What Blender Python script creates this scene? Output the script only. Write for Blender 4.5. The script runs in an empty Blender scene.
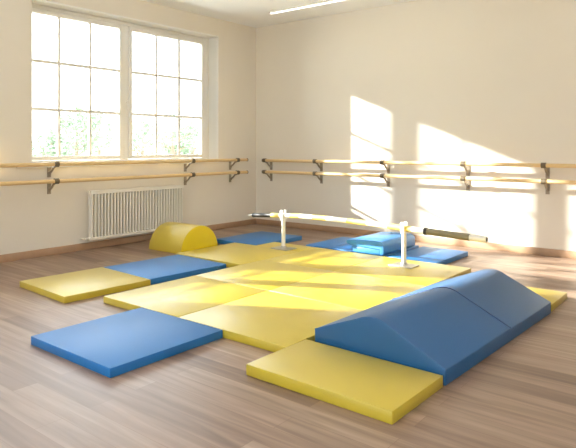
import bpy, bmesh, math, random
from mathutils import Vector, Matrix
random.seed(4)
sc = bpy.context.scene
COL = sc.collection
R = math.radians

# ------------------------------------------------------------------ camera, sky, sun, exposure
cam_d = bpy.data.cameras.new('camera'); cam = bpy.data.objects.new('camera', cam_d); COL.objects.link(cam)
sc.camera = cam
CAM = Vector((6.384, -7.098, 1.25))
cam.location = CAM
cam.rotation_euler = (R(90), 0, R(38.8))
cam_d.sensor_fit = 'HORIZONTAL'; cam_d.sensor_width = 36
cam_d.lens = 36*578/576
cam_d.shift_y = -(224-147.8)/576
cam_d.clip_end = 500

SUN_DIR = Vector((2.0, 1.0, -0.795)).normalized()
w = bpy.data.worlds.new('sky'); sc.world = w; w.use_nodes = True
wn = w.node_tree; wn.nodes.clear()
wo = wn.nodes.new('ShaderNodeOutputWorld'); bg = wn.nodes.new('ShaderNodeBackground')
tc = wn.nodes.new('ShaderNodeTexCoord'); sep = wn.nodes.new('ShaderNodeSeparateXYZ'); cr = wn.nodes.new('ShaderNodeValToRGB')
wn.links.new(tc.outputs['Generated'], sep.inputs[0]); wn.links.new(sep.outputs['Z'], cr.inputs[0])
cr.color_ramp.elements[0].position = 0.0; cr.color_ramp.elements[0].color = (.36, .39, .425, 1)
cr.color_ramp.elements[1].position = 0.75; cr.color_ramp.elements[1].color = (1.4, 1.5, 1.65, 1)
em = cr.color_ramp.elements.new(.15); em.color = (.42, .46, .50, 1)
em = cr.color_ramp.elements.new(.38); em.color = (.84, .92, 1.02, 1)
wn.links.new(cr.outputs[0], bg.inputs['Color']); bg.inputs['Strength'].default_value = 8.8
wn.links.new(bg.outputs[0], wo.inputs[0])

sd = bpy.data.lights.new('sun', 'SUN'); so = bpy.data.objects.new('sun', sd); COL.objects.link(so)
sd.energy = 23.0; sd.angle = R(1.0); sd.color = (1.0, 0.98, 0.95)
so.rotation_euler = SUN_DIR.to_track_quat('-Z', 'Y').to_euler(); so.location = (-8, -6, 8)

def portal(name, x, y0, y1, z0, z1, face):
    d = bpy.data.lights.new(name, 'AREA'); d.shape = 'RECTANGLE'; d.size = y1-y0; d.size_y = z1-z0
    d.cycles.is_portal = True
    o = bpy.data.objects.new(name, d); COL.objects.link(o)
    o.location = (x, (y0+y1)/2, (z0+z1)/2)
    o.rotation_euler = Vector((face, 0, 0)).to_track_quat('-Z', 'Z').to_euler()
portal('daylight_portal', -0.36, -3.90, -0.87, 1.05, 2.95, 1)
portal('daylight_portal', -0.36, -5.80, -4.20, 1.05, 2.95, 1)
portal('daylight_portal', 9.86, -8.4, -5.8, 0.9, 2.9, -1)
d = bpy.data.lights.new('daylight_portal', 'AREA'); d.shape = 'RECTANGLE'; d.size = 7; d.size_y = 2.6; d.cycles.is_portal = True
o = bpy.data.objects.new('daylight_portal', d); COL.objects.link(o); o.location = (5, -10.86, 1.6); o.rotation_euler = (R(90), 0, 0)

sc.view_settings.view_transform = 'Standard'; sc.view_settings.look = 'None'
sc.view_settings.gamma = 1; sc.view_settings.use_curve_mapping = False
sc.view_settings.exposure = 0.18
sc.cycles.max_bounces = 10; sc.cycles.diffuse_bounces = 6; sc.cycles.transparent_max_bounces = 12
sc.cycles.sample_clamp_indirect = 6
sc.cycles.caustics_reflective = False; sc.cycles.caustics_refractive = False
try:
    sc.cycles.use_denoising = True
except Exception:
    pass

# ------------------------------------------------------------------ materials
def s2l(c):
    return tuple(((v/255)/12.92 if v/255 <= .04045 else (((v/255)+.055)/1.055)**2.4) for v in c)

def mat(name, rgb, rough=.5, metal=0, spec=.5, coat=0, noise=0, nscale=8, bump=0, bscale=300, coat_rough=.3):
    m = bpy.data.materials.new(name); m.use_nodes = True
    nt = m.node_tree; b = nt.nodes['Principled BSDF']
    c = s2l(rgb)
    b.inputs['Base Color'].default_value = (*c, 1)
    b.inputs['Roughness'].default_value = rough; b.inputs['Metallic'].default_value = metal
    b.inputs['Specular IOR Level'].default_value = spec
    b.inputs['Coat Weight'].default_value = coat; b.inputs['Coat Roughness'].default_value = coat_rough
    t = nt.nodes.new('ShaderNodeTexCoord')
    if noise:
        n = nt.nodes.new('ShaderNodeTexNoise'); n.inputs['Scale'].default_value = nscale; n.inputs['Detail'].default_value = 4
        nt.links.new(t.outputs['Object'], n.inputs['Vector'])
        mx = nt.nodes.new('ShaderNodeMix'); mx.data_type = 'RGBA'
        mx.inputs[6].default_value = (*[v*(1-noise) for v in c], 1); mx.inputs[7].default_value = (*[min(1, v*(1+noise)) for v in c], 1)
        nt.links.new(n.outputs['Fac'], mx.inputs[0]); nt.links.new(mx.outputs[2], b.inputs['Base Color'])
    if bump:
        n2 = nt.nodes.new('ShaderNodeTexNoise'); n2.inputs['Scale'].default_value = bscale; n2.inputs['Detail'].default_value = 3
        nt.links.new(t.outputs['Object'], n2.inputs['Vector'])
        bp = nt.nodes.new('ShaderNodeBump'); bp.inputs['Strength'].default_value = bump; bp.inputs['Distance'].default_value = .002
        nt.links.new(n2.outputs['Fac'], bp.inputs['Height']); nt.links.new(bp.outputs[0], b.inputs['Normal'])
    return m

WALL = mat('wall_paint', (232, 223, 208), .85, spec=.2, noise=.015, nscale=3, bump=.15, bscale=120)
CEIL = mat('ceiling_paint', (249, 248, 248), .9, spec=.2, noise=.01)
WHITE = mat('white_frame_paint', (238, 234, 226), .35)
RAD = mat('radiator_enamel', (236, 230, 216), .35)
SKIRT = mat('skirting_wood', (176, 142, 112), .45, noise=.12, nscale=14)
BLUE = mat('blue_vinyl', (14, 104, 168), .5, spec=.55, coat=.25, coat_rough=.5, noise=.03, nscale=5, bump=.2, bscale=260)
SKYBLUE = mat('light_blue_vinyl', (52, 128, 190), .46, spec=.7, coat=.2, coat_rough=.5, noise=.03, nscale=5, bump=.25, bscale=260)
WEDGE = mat('deep_blue_vinyl', (14, 82, 130), .48, spec=.6, coat=.15, coat_rough=.5, noise=.03, nscale=5, bump=.25, bscale=260)
YELLOW = mat('yellow_vinyl', (196, 171, 42), .46, spec=.7, coat=.7, coat_rough=.4, noise=.02, nscale=5, bump=.25, bscale=260)
GOLD = mat('strong_yellow_vinyl', (226, 200, 16), .5, spec=.5, coat=.05, coat_rough=.5, noise=.02, nscale=5, bump=.2, bscale=260)
SEAM = mat('dark_seam', (20, 50, 95), .7)
BARW = mat('barre_wood', (228, 196, 142), .4, noise=.08, nscale=20)
METAL = mat('bracket_metal', (160, 147, 128), .4, metal=.3)
DARK = mat('dark_rubber', (48, 42, 34), .5)
TAUPE = mat('taupe_foam', (128, 118, 92), .7)
PWHITE = mat('white_plastic', (240, 236, 226), .35)
PYEL = mat('yellow_band', (234, 212, 120), .4)
STEEL = mat('brushed_steel', (190, 186, 178), .35, metal=.8)

def floor_mat():
    m = bpy.data.materials.new('laminate_planks'); m.use_nodes = True
    nt = m.node_tree; b = nt.nodes['Principled BSDF']; L = nt.links.new
    t = nt.nodes.new('ShaderNodeTexCoord')
    br = nt.nodes.new('ShaderNodeTexBrick'); L(t.outputs['Object'], br.inputs['Vector'])
    br.inputs['Scale'].default_value = 1; br.inputs['Brick Width'].default_value = 1.3; br.inputs['Row Height'].default_value = .135
    br.inputs['Mortar Size'].default_value = .0015; br.inputs['Mortar Smooth'].default_value = .3; br.offset = .37
    br.inputs['Color1'].default_value = (0, 0, 0, 1); br.inputs['Color2'].default_value = (1, 1, 1, 1); br.inputs['Mortar'].default_value = (.5, .5, .5, 1)
    ramp = nt.nodes.new('ShaderNodeValToRGB'); L(br.outputs['Color'], ramp.inputs[0])
    cs = [(0, (124, 100, 83)), (.3, (158, 132, 113)), (.6, (142, 117, 98)), (1, (168, 144, 124))]
    ramp.color_ramp.elements[0].color = (*s2l(cs[0][1]), 1); ramp.color_ramp.elements[1].color = (*s2l(cs[3][1]), 1)
    for p, c in cs[1:3]:
        e = ramp.color_ramp.elements.new(p); e.color = (*s2l(c), 1)
    mp = nt.nodes.new('ShaderNodeMapping'); mp.inputs['Scale'].default_value = (.8, 13, 1); L(t.outputs['Object'], mp.inputs['Vector'])
    n = nt.nodes.new('ShaderNodeTexNoise'); n.inputs['Scale'].default_value = 1.6; n.inputs['Detail'].default_value = 6; n.inputs['Distortion'].default_value = .6
    L(mp.outputs[0], n.inputs['Vector'])
    r2 = nt.nodes.new('ShaderNodeValToRGB'); L(n.outputs['Fac'], r2.inputs[0])
    r2.color_ramp.elements[0].position = .3; r2.color_ramp.elements[0].color = (.62, .58, .55, 1)
    r2.color_ramp.elements[1].position = .7; r2.color_ramp.elements[1].color = (1.12, 1.12, 1.12, 1)
    mx = nt.nodes.new('ShaderNodeMix'); mx.data_type = 'RGBA'; mx.blend_type = 'MULTIPLY'; mx.inputs[0].default_value = 1
    L(ramp.outputs[0], mx.inputs[6]); L(r2.outputs[0], mx.inputs[7])
    m2 = nt.nodes.new('ShaderNodeMix'); m2.data_type = 'RGBA'; L(br.outputs['Fac'], m2.inputs[0])
    L(mx.outputs[2], m2.inputs[6]); m2.inputs[7].default_value = (*s2l((124, 97, 78)), 1)
    L(m2.outputs[2], b.inputs['Base Color'])
    b.inputs['Roughness'].default_value = .42; b.inputs['Specular IOR Level'].default_value = .55
    bp = nt.nodes.new('ShaderNodeBump'); bp.inputs['Strength'].default_value = .12; bp.inputs['Distance'].default_value = .002
    L(n.outputs['Fac'], bp.inputs['Height']); L(bp.outputs[0], b.inputs['Normal'])
    return m
FLOOR = floor_mat()

def glass_mat():
    m = bpy.data.materials.new('window_glass'); m.use_nodes = True
    nt = m.node_tree; nt.nodes.clear(); L = nt.links.new
    o = nt.nodes.new('ShaderNodeOutputMaterial'); mx = nt.nodes.new('ShaderNodeMixShader')
    t = nt.nodes.new('ShaderNodeBsdfTransparent'); g = nt.nodes.new('ShaderNodeBsdfGlossy'); g.inputs['Roughness'].default_value = .02
    t.inputs[0].default_value = (.96, .98, .97, 1)
    f = nt.nodes.new('ShaderNodeFresnel'); f.inputs['IOR'].default_value = 1.35
    L(f.outputs[0], mx.inputs[0]); L(t.outputs[0], mx.inputs[1]); L(g.outputs[0], mx.inputs[2]); L(mx.outputs[0], o.inputs[0])
    return m
GLASS = glass_mat()

def emit_mat(name, col, s):
    m = bpy.data.materials.new(name); m.use_nodes = True
    b = m.node_tree.nodes['Principled BSDF']
    b.inputs['Base Color'].default_value = (*col, 1); b.inputs['Emission Color'].default_value = (*col, 1); b.inputs['Emission Strength'].default_value = s
    return m
LED = emit_mat('lamp_diffuser', (1.0, .97, .93), 3.0)

# ------------------------------------------------------------------ mesh helpers
def box(bm, x0, x1, y0, y1, z0, z1):
    vs = [bm.verts.new(p) for p in ((x0,y0,z0),(x1,y0,z0),(x1,y1,z0),(x0,y1,z0),(x0,y0,z1),(x1,y0,z1),(x1,y1,z1),(x0,y1,z1))]
    for f in ((0,3,2,1),(4,5,6,7),(0,1,5,4),(1,2,6,5),(2,3,7,6),(3,0,4,7)):
        bm.faces.new([vs[i] for i in f])
    return vs

def tube(bm, pts, r, n=14, cap=True):
    pts = [Vector(p) for p in pts]
    rs = r if isinstance(r, (list, tuple)) else [r]*len(pts)
    prev = None; rings = []
    for i, p in enumerate(pts):
        d = (pts[min(i+1, len(pts)-1)]-pts[max(i-1, 0)]).normalized()
        if prev is None:
            a = Vector((0,0,1)) if abs(d.z) < .9 else Vector((1,0,0))
            u = d.cross(a).normalized()
        else:
            u = (prev-d*prev.dot(d)).normalized()
        prev = u; v = d.cross(u)
        rings.append([bm.verts.new(p+(u*math.cos(2*math.pi*k/n)+v*math.sin(2*math.pi*k/n))*rs[i]) for k in range(n)])
    for a, b in zip(rings, rings[1:]):
        for k in range(n):
            bm.faces.new((a[k], a[(k+1) % n], b[(k+1) % n], b[k]))
    if cap:
        bm.faces.new(list(reversed(rings[0]))); bm.faces.new(rings[-1])

def prism(bm, prof, y0, y1):                    # profile in X-Z, extruded along Y
    a = [bm.verts.new((x, y0, z)) for x, z in prof]; b = [bm.verts.new((x, y1, z)) for x, z in prof]
    n = len(prof)
    bm.faces.new(a); bm.faces.new(list(reversed(b)))
    for i in range(n):
        bm.faces.new((a[i], b[i], b[(i+1) % n], a[(i+1) % n]))

def obj(name, bm, m, parent=None, bevel=0, seg=2, smooth=False, loc=None):
    bmesh.ops.recalc_face_normals(bm, faces=bm.faces)
    me = bpy.data.meshes.new(name)
    if bevel:
        bmesh.ops.bevel(bm, geom=[e for e in bm.edges if e.calc_face_angle(0) > .5], offset=bevel, segments=seg, profile=.5, affect='EDGES', clamp_overlap=True)
    if loc is not None:
        bmesh.ops.translate(bm, vec=-Vector(loc), verts=bm.verts)
    bm.to_mesh(me); bm.free()
    me.materials.append(m)
    if smooth or bevel:
        for p in me.polygons: p.use_smooth = True
        try: me.set_sharp_from_angle(angle=R(40))
        except Exception: pass
    o = bpy.data.objects.new(name, me); COL.objects.link(o)
    if loc is not None: o.location = loc
    if parent: o.parent = parent
    return o

def tag(o, label, cat, group=None):
    o['label'] = label; o['category'] = cat
    if group: o['group'] = group
    return o
def thing(name, label, cat, loc=(0,0,0), group=None):
    o = bpy.data.objects.new(name, None); COL.objects.link(o); o.location = loc; o.empty_display_size = .1
    return tag(o, label, cat, group)
def struct(o): o['kind'] = 'structure'; return o

# ------------------------------------------------------------------ room shell
XM, YM, H = 9.5, -10.5, 3.225
bm = bmesh.new(); box(bm, -.35, XM+.35, YM-.35, .35, -.2, 0); struct(obj('floor', bm, FLOOR))
bm = bmesh.new(); box(bm, -.35, XM+.35, YM-.35, .35, H, H+.25); struct(obj('ceiling', bm, CEIL))
bm = bmesh.new(); box(bm, -.35, XM+.35, 0, .35, 0, H); struct(obj('wall_back', bm, WALL))
bm = bmesh.new(); box(bm, 0, XM, YM-.35, YM, 0, .3); box(bm, 0, XM, YM-.35, YM, 2.9, H)
box(bm, 0, 1.5, YM-.35, YM, .3, 2.9); box(bm, 8.5, XM, YM-.35, YM, .3, 2.9)
struct(obj('wall_front', bm, WALL))
Z0, Z1 = 1.05, 2.95
bm = bmesh.new()
box(bm, -.35, 0, YM-.35, 0, 0, Z0); box(bm, -.35, 0, YM-.35, 0, Z1, H)
box(bm, -.35, 0, -.87, 0, Z0, Z1)
# pier between the two windows, splayed towards the outside
def pier(bm, prof):
    a = [bm.verts.new((x, y, Z0)) for x, y in prof]; b = [bm.verts.new((x, y, Z1)) for x, y in prof]
    bm.faces.new(a); bm.faces.new(b); n = len(prof)
    for i in range(n): bm.faces.new((a[i], b[i], b[(i+1) % n], a[(i+1) % n]))
pier(bm, [(0, -4.175), (0, -3.80), (-.12, -3.86), (-.195, -3.86), (-.195, -3.955), (-.35, -4.04), (-.35, -4.16)])
box(bm, -.35, 0, YM-.35, -5.80, Z0, Z1)
struct(obj('wall_left', bm, WALL))
bm = bmesh.new()
box(bm, XM, XM+.35, YM-.35, 0, 0, .9); box(bm, XM, XM+.35, YM-.35, 0, 2.9, H)
box(bm, XM, XM+.35, YM-.35, -8.4, .9, 2.9); box(bm, XM, XM+.35, -5.8, 0, .9, 2.9)
struct(obj('wall_right', bm, WALL))
bm = bmesh.new(); box(bm, 0, .016, YM, 0, 0, .085); struct(obj('baseboard_left', bm, SKIRT, bevel=.004))
bm = bmesh.new(); box(bm, .016, XM, -.016, 0, 0, .085); struct(obj('baseboard_back', bm, SKIRT, bevel=.004))
bm = bmesh.new(); box(bm, XM-.016, XM, YM, -.016, 0, .085); struct(obj('baseboard_right', bm, SKIRT, bevel=.004))
bm = bmesh.new(); box(bm, .016, XM-.016, YM, YM+.016, 0, .085); struct(obj('baseboard_front', bm, SKIRT, bevel=.004))

def window(name, y0, y1, z0, z1, xa, sashes, zrows, cols, sill=True, sign=1, handle=True):
    """xa = inner face of frame; sashes = list of (glass y0, y1); zrows = glass z0, muntins..., z1"""
    root = bpy.data.objects.new(name, None); COL.objects.link(root); root.location = (0, (y0+y1)/2, z0); struct(root)
    def part(n, bm, m, par=None, bevel=0):
        o = obj(n, bm, m, None, bevel=bevel, loc=(0, (y0+y1)/2, z0)); o.location = (0, 0, 0); o.parent = par or root; return o
    X = lambda a, b: (min(xa+sign*a, xa+sign*b), max(xa+sign*a, xa+sign*b))
    g0, g1 = zrows[0], zrows[-1]
    bm = bmesh.new(); a, b = X(-.085, -.01)
    box(bm, a, b, y0, sashes[0][0]-.055, z0, z1); box(bm, a, b, sashes[-1][1]+.055, y1, z0, z1)
    box(bm, a, b, sashes[0][0]-.055, sashes[-1][1]+.055, z0, g0-.055); box(bm, a, b, sashes[0][0]-.055, sashes[-1][1]+.055, g1+.055, z1)
    for s, t in zip(sashes, sashes[1:]): box(bm, a, b, s[1]+.052, t[0]-.052, g0-.055, g1+.055)
    part('window_frame', bm, WHITE, bevel=.005)
    for i, (s0, s1) in enumerate(sashes):
        a, b = X(-.065, .012)
        bm = bmesh.new(); q = .05
        box(bm, a, b, s0-q, s0, g0-q, g1+q); box(bm, a, b, s1, s1+q, g0-q, g1+q)
        box(bm, a, b, s0, s1, g0-q, g0); box(bm, a, b, s0, s1, g1, g1+q)
        sa = part('window_sash', bm, WHITE, bevel=.004)
        bm = bmesh.new(); a, b = X(-.042, -.012); hw = .017
        n = cols[i]
        for y in (n if isinstance(n, list) else [s0+(s1-s0)*k/n for k in range(1, n)]):
            box(bm, a, b, y-hw, y+hw, g0, g1)
        for z in zrows[1:-1]: box(bm, a-.001, b+.001, s0, s1, z-hw, z+hw)
        part('glazing_bars', bm, WHITE, sa)
        bm = bmesh.new(); a, b = X(-.029, -.025); box(bm, a, b, s0-.004, s1+.004, g0-.004, g1+.004)
        part('pane', bm, GLASS, sa)
    if handle and len(sashes) > 1:
        yc = sashes[1][0]-.105; a, b = X(.0, .03)
        bm = bmesh.new(); a, b = X(.012, .022); box(bm, a, b, yc-.015, yc+.015, 1.82, 1.90)
        tube(bm, [(xa+sign*.02, yc, 1.875), (xa+sign*.055, yc, 1.875)], .008)
        tube(bm, [(xa+sign*.055, yc, 1.885), (xa+sign*.058, yc, 1.84), (xa+sign*.055, yc, 1.755)], [.010, .010, .008])
        part('window_handle', bm, WHITE)
    if sill:
        bm = bmesh.new(); a, b = sorted((xa, sign*.03 if sign > 0 else xa))
        box(bm, xa-.005, .03, y0-.03, y1+.03, z0-.028, z0)
        part('window_sill', bm, WHITE, bevel=.006)
    return root
window('window_1', -3.955, -.87, Z0+.002, Z1, -.20, [(-3.86, -2.50), (-2.30, -1.03)], [1.15, 1.71, 2.28, 2.84], [[-3.35, -2.925], 3])
bm = bmesh.new()
box(bm, -.199, .004, -.874, -.862, Z0+.001, Z1+.012); box(bm, -.199, .004, -3.81, -.862, Z1-.004, Z1+.012)
struct(obj('trim_2', bm, WHITE))
window('window_2', -5.80, -4.178, Z0+.002, Z1, -.20, [(-5.70, -4.95), (-4.76, -4.262)], [1.15, 2.84], [1, 1])
window('fill_window_3', -8.4, -5.8, .9, 2.9, XM+.2, [(-8.28, -7.2), (-7.0, -5.92)], [1.05, 1.9, 2.75], [2, 2], sill=False, sign=-1, handle=False)  # added window in the unseen wall opposite, for fill light

w4 = window('fill_window_4', -3.5, 3.5, .3, 2.9, -.20, [(-3.38, -1.25), (-1.05, 1.05), (1.25, 3.38)], [.45, 1.6, 2.75], [2, 2, 2], handle=False)  # added window behind the camera, brightens the back wall
w4.location = (5.0, YM, .3); w4.rotation_euler[2] = R(90)
# ------------------------------------------------------------------ outside: ground, added sun blocker, trees
GR = mat('paved_ground', (196, 192, 180), .9, noise=.08, nscale=.6)
bm = bmesh.new(); box(bm, -90, -.36, -60, 60, -.45, -.35); struct(obj('outside_ground', bm, GR))  # ground slab outside the window wall
CON = mat('sun_blocker_render', (205, 198, 184), .9, noise=.04)
# added pillar outside, never in view; its shadow parts the sunlight on the back wall
bm = bmesh.new(); px, pa = -3.2, -1.355
py = pa+px/2.0
tube(bm, [(px, py, -.35), (px, py, 4.2)], .125, 20)
t_ = obj('sun_blocker_pillar', bm, CON, smooth=True, loc=(px, py, -.35)); tag(t_, 'added round pillar outside, unseen, blocking part of the sun', 'pillar')

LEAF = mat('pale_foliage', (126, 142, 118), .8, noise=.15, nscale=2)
BARK = mat('bark', (120, 105, 88), .9, noise=.2)
def tree(x, y, h, rad, label, seed):
    h *= .93
    rng = random.Random(seed)
    t = thing('tree', label, 'tree', (x, y, -.35), 'trees beyond the window')
    bm = bmesh.new(); tube(bm, [(0,0,0), (.05,0,h*.4), (0,.05,h*.8)], [.14, .10, .04], 8)
    for k in range(5):
        a = rng.random()*6.28; tube(bm, [(0,0,h*(.35+.07*k)), (math.cos(a)*rad*.6, math.sin(a)*rad*.6, h*(.55+.07*k))], [.05, .015], 6)
    o = obj('trunk', bm, BARK, t)
    bm = bmesh.new()
    for k in range(26):
        a = rng.random()*6.28; e = rng.uniform(-.9, 1.0); q = math.sqrt(max(0, 1-e*e))*rng.uniform(.45, .8)
        c = Vector((math.cos(a)*q*rad, math.sin(a)*q*rad, h*.66+e*h*.27)); rr = rad*rng.uniform(.16, .30)
        for j in range(70):
            d = Vector((rng.gauss(0,1), rng.gauss(0,1), rng.gauss(0,1))).normalized()*rr*rng.uniform(.6, 1.15)
            p = c+d; u = Vector((rng.gauss(0,1), rng.gauss(0,1), rng.gauss(0,1))).normalized(); v = u.orthogonal().normalized(); s = rng.uniform(.05, .10)
            bm.faces.new([bm.verts.new(p+u*s), bm.verts.new(p+v*s*.6), bm.verts.new(p-u*s), bm.verts.new(p-v*s*.6)])
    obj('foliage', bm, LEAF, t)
def at_dist(pxx, D):
    f = 578; ya = R(38.8); fw = Vector((-math.sin(ya), math.cos(ya), 0)); rt = Vector((math.cos(ya), math.sin(ya), 0))
    return CAM+fw*D+rt*((pxx-288)/f*D)
for i, (pxx, D, h, rad, lab) in enumerate([(50, 22, 2.4, 1.1, 'low bushy tree outside seen at the bottom left of the window'),
        (76, 26, 3.6, 1.5, 'taller pale tree outside seen through the left window sash'), (99, 34, 4.0, 1.6, 'pale leafy tree outside just left of the window mullion'),
        (142, 32, 3.2, 1.7, 'pale bushy tree outside just right of the window mullion'), (172, 27, 3.3, 1.7, 'pale tree outside low in the middle of the right sash'),
        (192, 34, 3.2, 1.6, 'small pale tree outside nearest the right window jamb')]):
    p = at_dist(pxx, D); tree(p.x, p.y, h, rad, lab, i+3)

# ------------------------------------------------------------------ ceiling lamps, plus added fill lamps out of view
UPL = emit_mat('fill_uplight', (.93, .97, 1.0), 80.0)
def lamp(x0, x1, y, label, pendant=False):
    t = thing('ceiling_lamp', label, 'lamp', (x0, y, H), 'linear ceiling lamps')
    bm = bmesh.new(); box(bm, 0, x1-x0, -.026, .026, -.028, -.0005); obj('lamp_housing', bm, PWHITE, t, bevel=.003)
    bm = bmesh.new(); box(bm, .01, x1-x0-.01, -.02, .02, -.034, -.0285); obj('diffuser', bm, LED, t)
    if pendant:  # pendants are added out of view; their uplight brightens the ceiling
        t.location.z = H-.26
        bm = bmesh.new(); box(bm, .01, x1-x0-.01, -.024, .024, 0, .006); obj('fill_diffuser', bm, UPL, t)
        for xx in (.3, x1-x0-.3):
            bm = bmesh.new(); tube(bm, [(xx, 0, .005), (xx, 0, .2595)], .0025, 6); obj('suspension_wire', bm, STEEL, t)
lamp(.93, 3.4, -.72, 'long thin glowing ceiling lamp near the back wall')
for i, yy in enumerate((-3.6, -6.4, -9.0)):
    for k, xx in enumerate((.93, 5.0)):
        lamp(xx, xx+2.5, yy, 'added long thin fill lamp out of view, row %s from the back, %s side' % (('second', 'third', 'fourth')[i], ('window', 'far')[k]), True)
lamp(5.0, 7.5, -.72, 'added fill lamp out of view near the back wall, further along to the right')  # added for fill light, not in view

# ------------------------------------------------------------------ radiator
rd = thing('radiator', 'white column radiator on the wall under the window', 'radiator', (0, -2.39, 0))
yl, yr = -3.13, -1.66
bm = bmesh.new(); n = 32; st = (yr-yl)/n
for i in range(n):
    y = yl+st*(i+.5)+2.39
    box(bm, .056, .115, y-.0105, y+.0105, .15, .70); tube(bm, [(.115, y, .15), (.115, y, .70)], .0105, 8)
    
box(bm, .05, .128, yl+2.39, yr+2.39, .125, .155); box(bm, .05, .128, yl+2.39, yr+2.39, .685, .725)
obj('columns', bm, RAD, rd, smooth=True)
bm = bmesh.new()
tube(bm, [(.085, yl+2.385, .142), (.085, yr+2.395, .142)], .017, 10); tube(bm, [(.085, yl+2.385, .706), (.085, yr+2.395, .706)], .017, 10)
obj('header_pipe', bm, RAD, rd, smooth=True)
bm = bmesh.new(); tube(bm, [(.085, yl+2.37, .142), (.085, yl+2.345, .142), (.07, yl+2.335, .142), (.0005, yl+2.335, .142)], .009, 10)
tube(bm, [(.085, yl+2.385, .142), (.085, yl+2.33, .142)], .016, 10)
obj('valve_pipe', bm, RAD, rd, smooth=True)
for y in (yl+.3, yr-.3):
    for z in (.2, .62):
        bm = bmesh.new(); box(bm, .0005, .055, y+2.39-.012, y+2.39+.012, z, z+.03); obj('wall_clip', bm, RAD, rd)

# ------------------------------------------------------------------ ballet barres
def barre(name, label, O, du, dn, rails, posts, r=.02):
    """O origin at the corner, du along wall, dn out from wall"""
    t = thing(name, label, 'ballet barre', O, 'wall barres')
    P = lambda u, n_, z: Vector(du)*u+Vector(dn)*n_+Vector((0,0,z))
    off = .165
    for z, u0, u1 in rails:
        bm = bmesh.new(); tube(bm, [P(u0, off, z), P(u1, off, z)], r, 16)
        rl = obj('rail', bm, BARW, t, smooth=True)
        for ue in (u0, u1):
            bm = bmesh.new(); s = -1 if ue == u0 else 1
            tube(bm, [P(ue, off, z), P(ue+s*.008, off, z)], r+.003, 16); obj('end_cap', bm, DARK, rl, smooth=True)
        for u in posts:
            bm = bmesh.new()
            # wall plate below the rail
            a, b = P(u-.022, .0006, z-.155), P(u+.022, .010, z-.02)
            box(bm, min(a.x,b.x), max(a.x,b.x), min(a.y,b.y), max(a.y,b.y), a.z, b.z)
            tube(bm, [P(u, .008, z-.10), P(u, .035, z-.095), P(u, .075, z-.07), P(u, .11, z-.035), P(u, off, z-.012)], [.017, .015, .013, .013, .016], 10)
            tube(bm, [P(u, .008, z-.135), P(u, .03, z-.115), P(u, .05, z-.09)], .007, 8)
            br = obj('bracket', bm, METAL, t, smooth=True)
            bm = bmesh.new(); tube(bm, [P(u-.026, off, z), P(u+.026, off, z)], r+.009, 18)
            obj('clamp_ring', bm, METAL if abs(u) < 0 else DARKM, br, smooth=True)
    return t
DARKM = mat('dark_bracket_metal', (108, 94, 74), .45, metal=.3)
barre('wall_barre', 'double wooden ballet barre on the window wall above the radiator', (0,0,0), (0,-1,0), (1,0,0),
      [(1.062, .40, 6.4), (.867, .40, 6.4)], [.61, 1.53, 3.60, 5.0], .023)
barre('wall_barre', 'double wooden ballet barre on the long sunlit back wall', (0,0,0), (1,0,0), (0,-1,0),
      [(1.05, .30, 7.2), (.868, .30, 7.2)], [.335, 1.325, 2.46, 3.59, 4.535, 5.9], .023)

# ------------------------------------------------------------------ mats
T = .055
def mat_box(name, label, x0, x1, y0, y1, m, z=0.0, t=T, group=None, cat='gym mat', rot=0):
    cx, cy = (x0+x1)/2, (y0+y1)/2
    bm = bmesh.new(); box(bm, x0-cx, x1-cx, y0-cy, y1-cy, .0005, t)
    o = obj(name, bm, m, bevel=.004, seg=2); o.location = (cx, cy, z); o.rotation_euler[2] = R(rot)
    return tag(o, label, cat, group or ('yellow gym mats on the floor' if m is YELLOW else 'blue gym mats on the floor'))
G = 'yellow floor mats'
mat_box('gym_mat', 'blue square mat alone on the floor at the front left', 2.812, 3.672, -5.262, -4.407, BLUE)
mat_box('gym_mat', 'pale yellow mat furthest left, joined to a blue mat', 1.275, 2.105, -4.588, -3.768, YELLOW, rot=-3)
mat_box('gym_mat', 'blue mat joined to the furthest left yellow mat', 1.335, 2.135, -3.765, -2.835, BLUE, rot=-3)
mat_box('gym_mat', 'blue mat on the wood floor behind the yellow half cylinder', .885, 1.62, -1.79, -.87, BLUE)
C = [2.305, 3.215, 4.205]
RW = [-4.405, -3.425, -2.445, -1.475]
g = .003
rows = ['front', 'middle', 'rear']
labs = {(0,0): 'yellow floor mat at the leftmost tip of the joined yellow area', (1,0): 'yellow floor mat in front row, left of the blue wedge',
        (0,1): 'yellow sunlit floor mat right of the blue mat joined to the pale yellow one', (1,1): 'yellow sunlit floor mat beside the left slope of the blue wedge',
        (0,2): 'yellow floor mat between the two white posts, directly before the blue folded mat', (1,2): 'yellow floor mat under the right white post'}
for (c, r_), lab in labs.items():
    mat_box('gym_mat', lab, C[c]+g, C[c+1]-g, RW[r_]+g, RW[r_+1]-g, YELLOW)
mat_box('gym_mat', 'yellow floor mat touching the half cylinder, rear left of the yellow area', 1.28, 2.302, -2.785, -1.825, YELLOW)
mat_box('gym_mat', 'small yellow floor mat behind the left white post, beside a blue mat', 1.64, 2.302, -1.819, -1.475, YELLOW)
mat_box('gym_mat', 'thick yellow mat nearest the camera, in front of the blue wedge', 4.215, 5.122, -4.770, -4.234, YELLOW, t=.062, rot=-.6)
mat_box('gym_mat', 'yellow mat peeking out behind the far end of the blue wedge', 4.27, 5.19, -2.405, -1.925, YELLOW)

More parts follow.
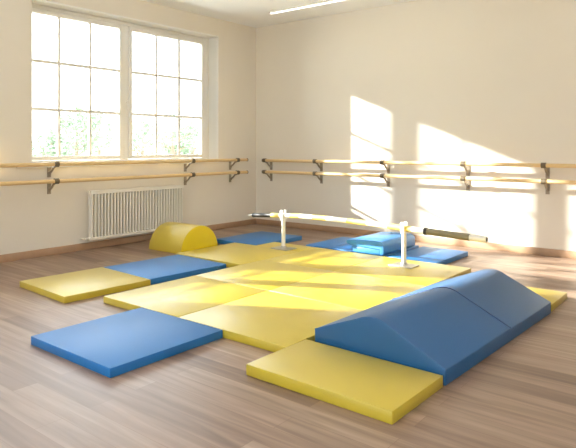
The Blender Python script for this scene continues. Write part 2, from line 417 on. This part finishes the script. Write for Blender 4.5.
# blue roof-shaped wedge
def wedge():
    x0, x1, y0, y1 = 4.29, 5.165, -4.205, -2.435
    xp, zp, hl, hr = 4.725, .292, .122, .085
    prof = [(x0, .0005), (x0, hl)]
    # slopes with a softly rounded ridge
    L0, L1 = Vector((x0, hl)), Vector((xp, zp)); R1 = Vector((x1, hr))
    a = L0.lerp(L1, .72); b = L1.lerp(R1, .22)
    prof.append(tuple(a))
    for k in range(1, 8):
        t = k/8; p = a*(1-t)**2+Vector((xp+.0, zp+.012))*2*t*(1-t)+b*t*t; prof.append(tuple(p))
    prof += [tuple(b), (x1, hr), (x1, .0005)]
    t = thing('foam_wedge', 'long blue roof-shaped foam wedge at the right', 'foam wedge', ((x0+x1)/2, (y0+y1)/2, 0))
    lo = Vector(((x0+x1)/2, (y0+y1)/2, 0)); t.rotation_euler[2] = R(-2.2)
    bm = bmesh.new(); prism(bm, prof, y0, y1)
    o = obj('wedge_body', bm, WEDGE, t, bevel=.006, seg=3, loc=lo); o.location = (0,0,0)
    # stitched seam round the middle
    ys = -3.27; c = Vector((xp, .12))
    bm = bmesh.new()
    pr = [(x, z+.0) for x, z in prof[1:-1]]
    out = [Vector((x-lo.x, ys-lo.y, z+.0002)) for x, z in pr]
    tube(bm, out, .0042, 6)
    obj('stitched_seam', bm, SEAM, t)
    # piping at the near end
    bm = bmesh.new(); tube(bm, [Vector((x-lo.x, y0+.004-lo.y, z-.001)) for x, z in pr], .0035, 6); obj('edge_piping', bm, WEDGE, t)
wedge()

# yellow half cylinder
hc = thing('foam_half_cylinder', 'yellow foam half cylinder in front of the radiator', 'foam block', (.885, -2.315, 0))
bm = bmesh.new(); n = 28; prof = [(math.cos(math.pi*k/n)*.305, .0005+math.sin(math.pi*k/n)*.308) for k in range(n+1)]
va = [bm.verts.new((-.305, y, z)) for y, z in prof]; vb = [bm.verts.new((.285, y, z)) for y, z in prof]
bm.faces.new(va); bm.faces.new(vb)
for i in range(n): bm.faces.new((va[i], vb[i], vb[i+1], va[i+1]))
bm.faces.new((va[-1], vb[-1], vb[0], va[0]))
obj('curved_cover', bm, YELLOW, hc, bevel=.007, seg=2)
bm = bmesh.new(); v = [bm.verts.new((.2858, y*.965, .006+z*.97)) for y, z in prof]; v2 = [bm.verts.new((.281, y*.965, .006+z*.97)) for y, z in prof]
bm.faces.new(v); bm.faces.new(v2); nn = len(v)
for i in range(nn): bm.faces.new((v[i], v2[i], v2[(i+1) % nn], v[(i+1) % nn]))
o = obj('end_panel', bm, GOLD, hc); o['label'] = 'stronger yellow end face'

# rear group of blue mats: two flat ones and a folded one lying over them
fm = thing('gym_mat', 'flat blue mat partly under the light blue folded mat', 'gym mat', (2.6, -1.0, 0), 'blue gym mats on the floor')
for x0, x1 in ((2.085, 2.405), (2.412, 3.20)):
    bm = bmesh.new(); box(bm, x0-2.6, x1-2.6, -.40, .42, .0005, T); obj('mat_panel', bm, BLUE, fm, bevel=.004, seg=2)
bm = bmesh.new(); box(bm, 2.395-2.6, 2.425-2.6, -.403, -.3995, .008, .045); obj('edge_strip', bm, SEAM, fm)  # dark strip across the panel joint
m5 = mat_box('gym_mat', 'flat blue mat right of the folded mat, nearest the right white post', 3.265, 3.825, -1.462, -.60, BLUE)
bm = bmesh.new(); box(bm, .17, .235, -.4345, -.4295, .008, .046); o = obj('edge_strip', bm, SKYBLUE, m5); o['label'] = 'light blue strip on the front edge'  # narrow lighter strip on the front edge

# folded mat: lower leaf flat, fold at the right, upper leaf coming back down to the left
fo = thing('folded_mat', 'light blue mat folded double, lying on top of the flat blue mat', 'gym mat', (2.95, -1.05, T))
def arc(cx, cz, r_, a0, a1, n=6): return [(cx+r_*math.cos(R(a0+(a1-a0)*k/n)), cz+r_*math.sin(R(a0+(a1-a0)*k/n))) for k in range(n+1)]
def leaf(prof, y0=-.40, y1=.37):
    bm = bmesh.new(); prism(bm, prof, y0, y1); return bm
# lower leaf, then the upper leaf that bends over the fold at the right
low = [(-.13, .0005), (.20, .0005), (.20, .060), (-.17, .066), (-.165, .02)]
obj('lower_leaf', leaf(low), SKYBLUE, fo, bevel=.006, seg=2)
up = [(-.185, .075), (.20, .064), (.206, .0008)]+arc(.222, .028, .028, -90, 0, 5)+arc(.19, .09, .06, 0, 78, 7)+[(.13, .152), (.02, .150), (-.12, .143), (-.20, .135)]+arc(-.215, .108, .026, 100, 210, 5)
obj('upper_leaf', leaf(up, -.402, .372), SKYBLUE, fo, bevel=.005, seg=2)

# ------------------------------------------------------------------ balance pole on two posts
def post(x, y, label, top):
    t = thing('pole_stand', label, 'stand', (x, y, T), 'white pole stands')
    bm = bmesh.new(); box(bm, -.125, .125, -.095, .095, .0005, .012); obj('base_plate', bm, STEEL, t, bevel=.003)
    bm = bmesh.new(); tube(bm, [(0,0,.012), (0,0,.02)], .045, 20); tube(bm, [(0,0,.0195), (0,0,.035)], [.036, .03], 20); obj('collar', bm, STEEL, t, smooth=True)
    h = top-T
    bm = bmesh.new(); tube(bm, [(0,0,.03), (0,0,h-.112)], .024, 20); tube(bm, [(0,0,h-.112), (0,0,h-.104)], [.024, .020], 20)
    obj('post', bm, PWHITE, t, smooth=True)
    bm = bmesh.new()
    for s in (-1, 1): box(bm, -.02, .02, s*.037-.006, s*.037+.006, h-.104, h)
    box(bm, -.02, .02, -.043, .043, h-.11, h-.1)
    obj('pole_cradle', bm, PWHITE, t, bevel=.003)
post(2.055, -1.80, 'left white pole stand, further from the camera', .512)
post(3.632, -1.80, 'right white pole stand beside the flat blue mats', .497)
pts = [(1.50, .412), (1.70, .425), (1.88, .437), (2.055, .449), (2.29, .459), (2.67, .461), (3.15, .453), (3.632, .436), (3.84, .427), (4.30, .410), (4.475, .405)]
def pz(x):
    for (a, za), (b, zb) in zip(pts, pts[1:]):
        if x <= b+1e-6: return za+(zb-za)*(x-a)/(b-a)
    return pts[-1][1]
pl = thing('balance_pole', 'long white and yellow banded pole resting across the two white stands', 'pole', (3.0, -1.80, 0))
segs = [(1.50, 1.57, PWHITE, .012, 'pole_tip'), (1.57, 1.87, DARK, .024, 'dark_grip'), (1.87, 2.0, PYEL, .028, 'yellow_band'), (2.0, 2.16, PWHITE, .028, 'white_band'),
        (2.16, 2.30, PYEL, .028, 'yellow_band'), (2.30, 2.49, PWHITE, .028, 'white_band'), (2.49, 2.68, PYEL, .028, 'yellow_band'), (2.68, 2.95, PWHITE, .028, 'white_band'),
        (2.95, 3.2, PYEL, .028, 'yellow_band'), (3.2, 3.45, PWHITE, .028, 'white_band'), (3.45, 3.72, PYEL, .028, 'yellow_band'), (3.72, 3.86, PWHITE, .028, 'white_band'),
        (3.86, 4.315, TAUPE, .033, 'foam_sleeve'), (4.315, 4.475, PWHITE, .030, 'white_band')]
for a, b, m, r_, nm in segs:
    k = max(2, int((b-a)/.05)); bm = bmesh.new()
    tube(bm, [(a+(b-a)*i/k-3.0, 0, pz(a+(b-a)*i/k)) for i in range(k+1)], r_, 18)
    obj(nm, bm, m, pl, smooth=True)
bm = bmesh.new(); tube(bm, [(3.855-3, 0, pz(3.855)), (3.885-3, 0, pz(3.885))], .037, 18); obj('sleeve_ring', bm, DARK, pl, smooth=True)
bm = bmesh.new(); tube(bm, [(4.46-3, 0, pz(4.48)), (4.479-3, 0, pz(4.48))], .021, 18); obj('end_plug', bm, DARK, pl, smooth=True)
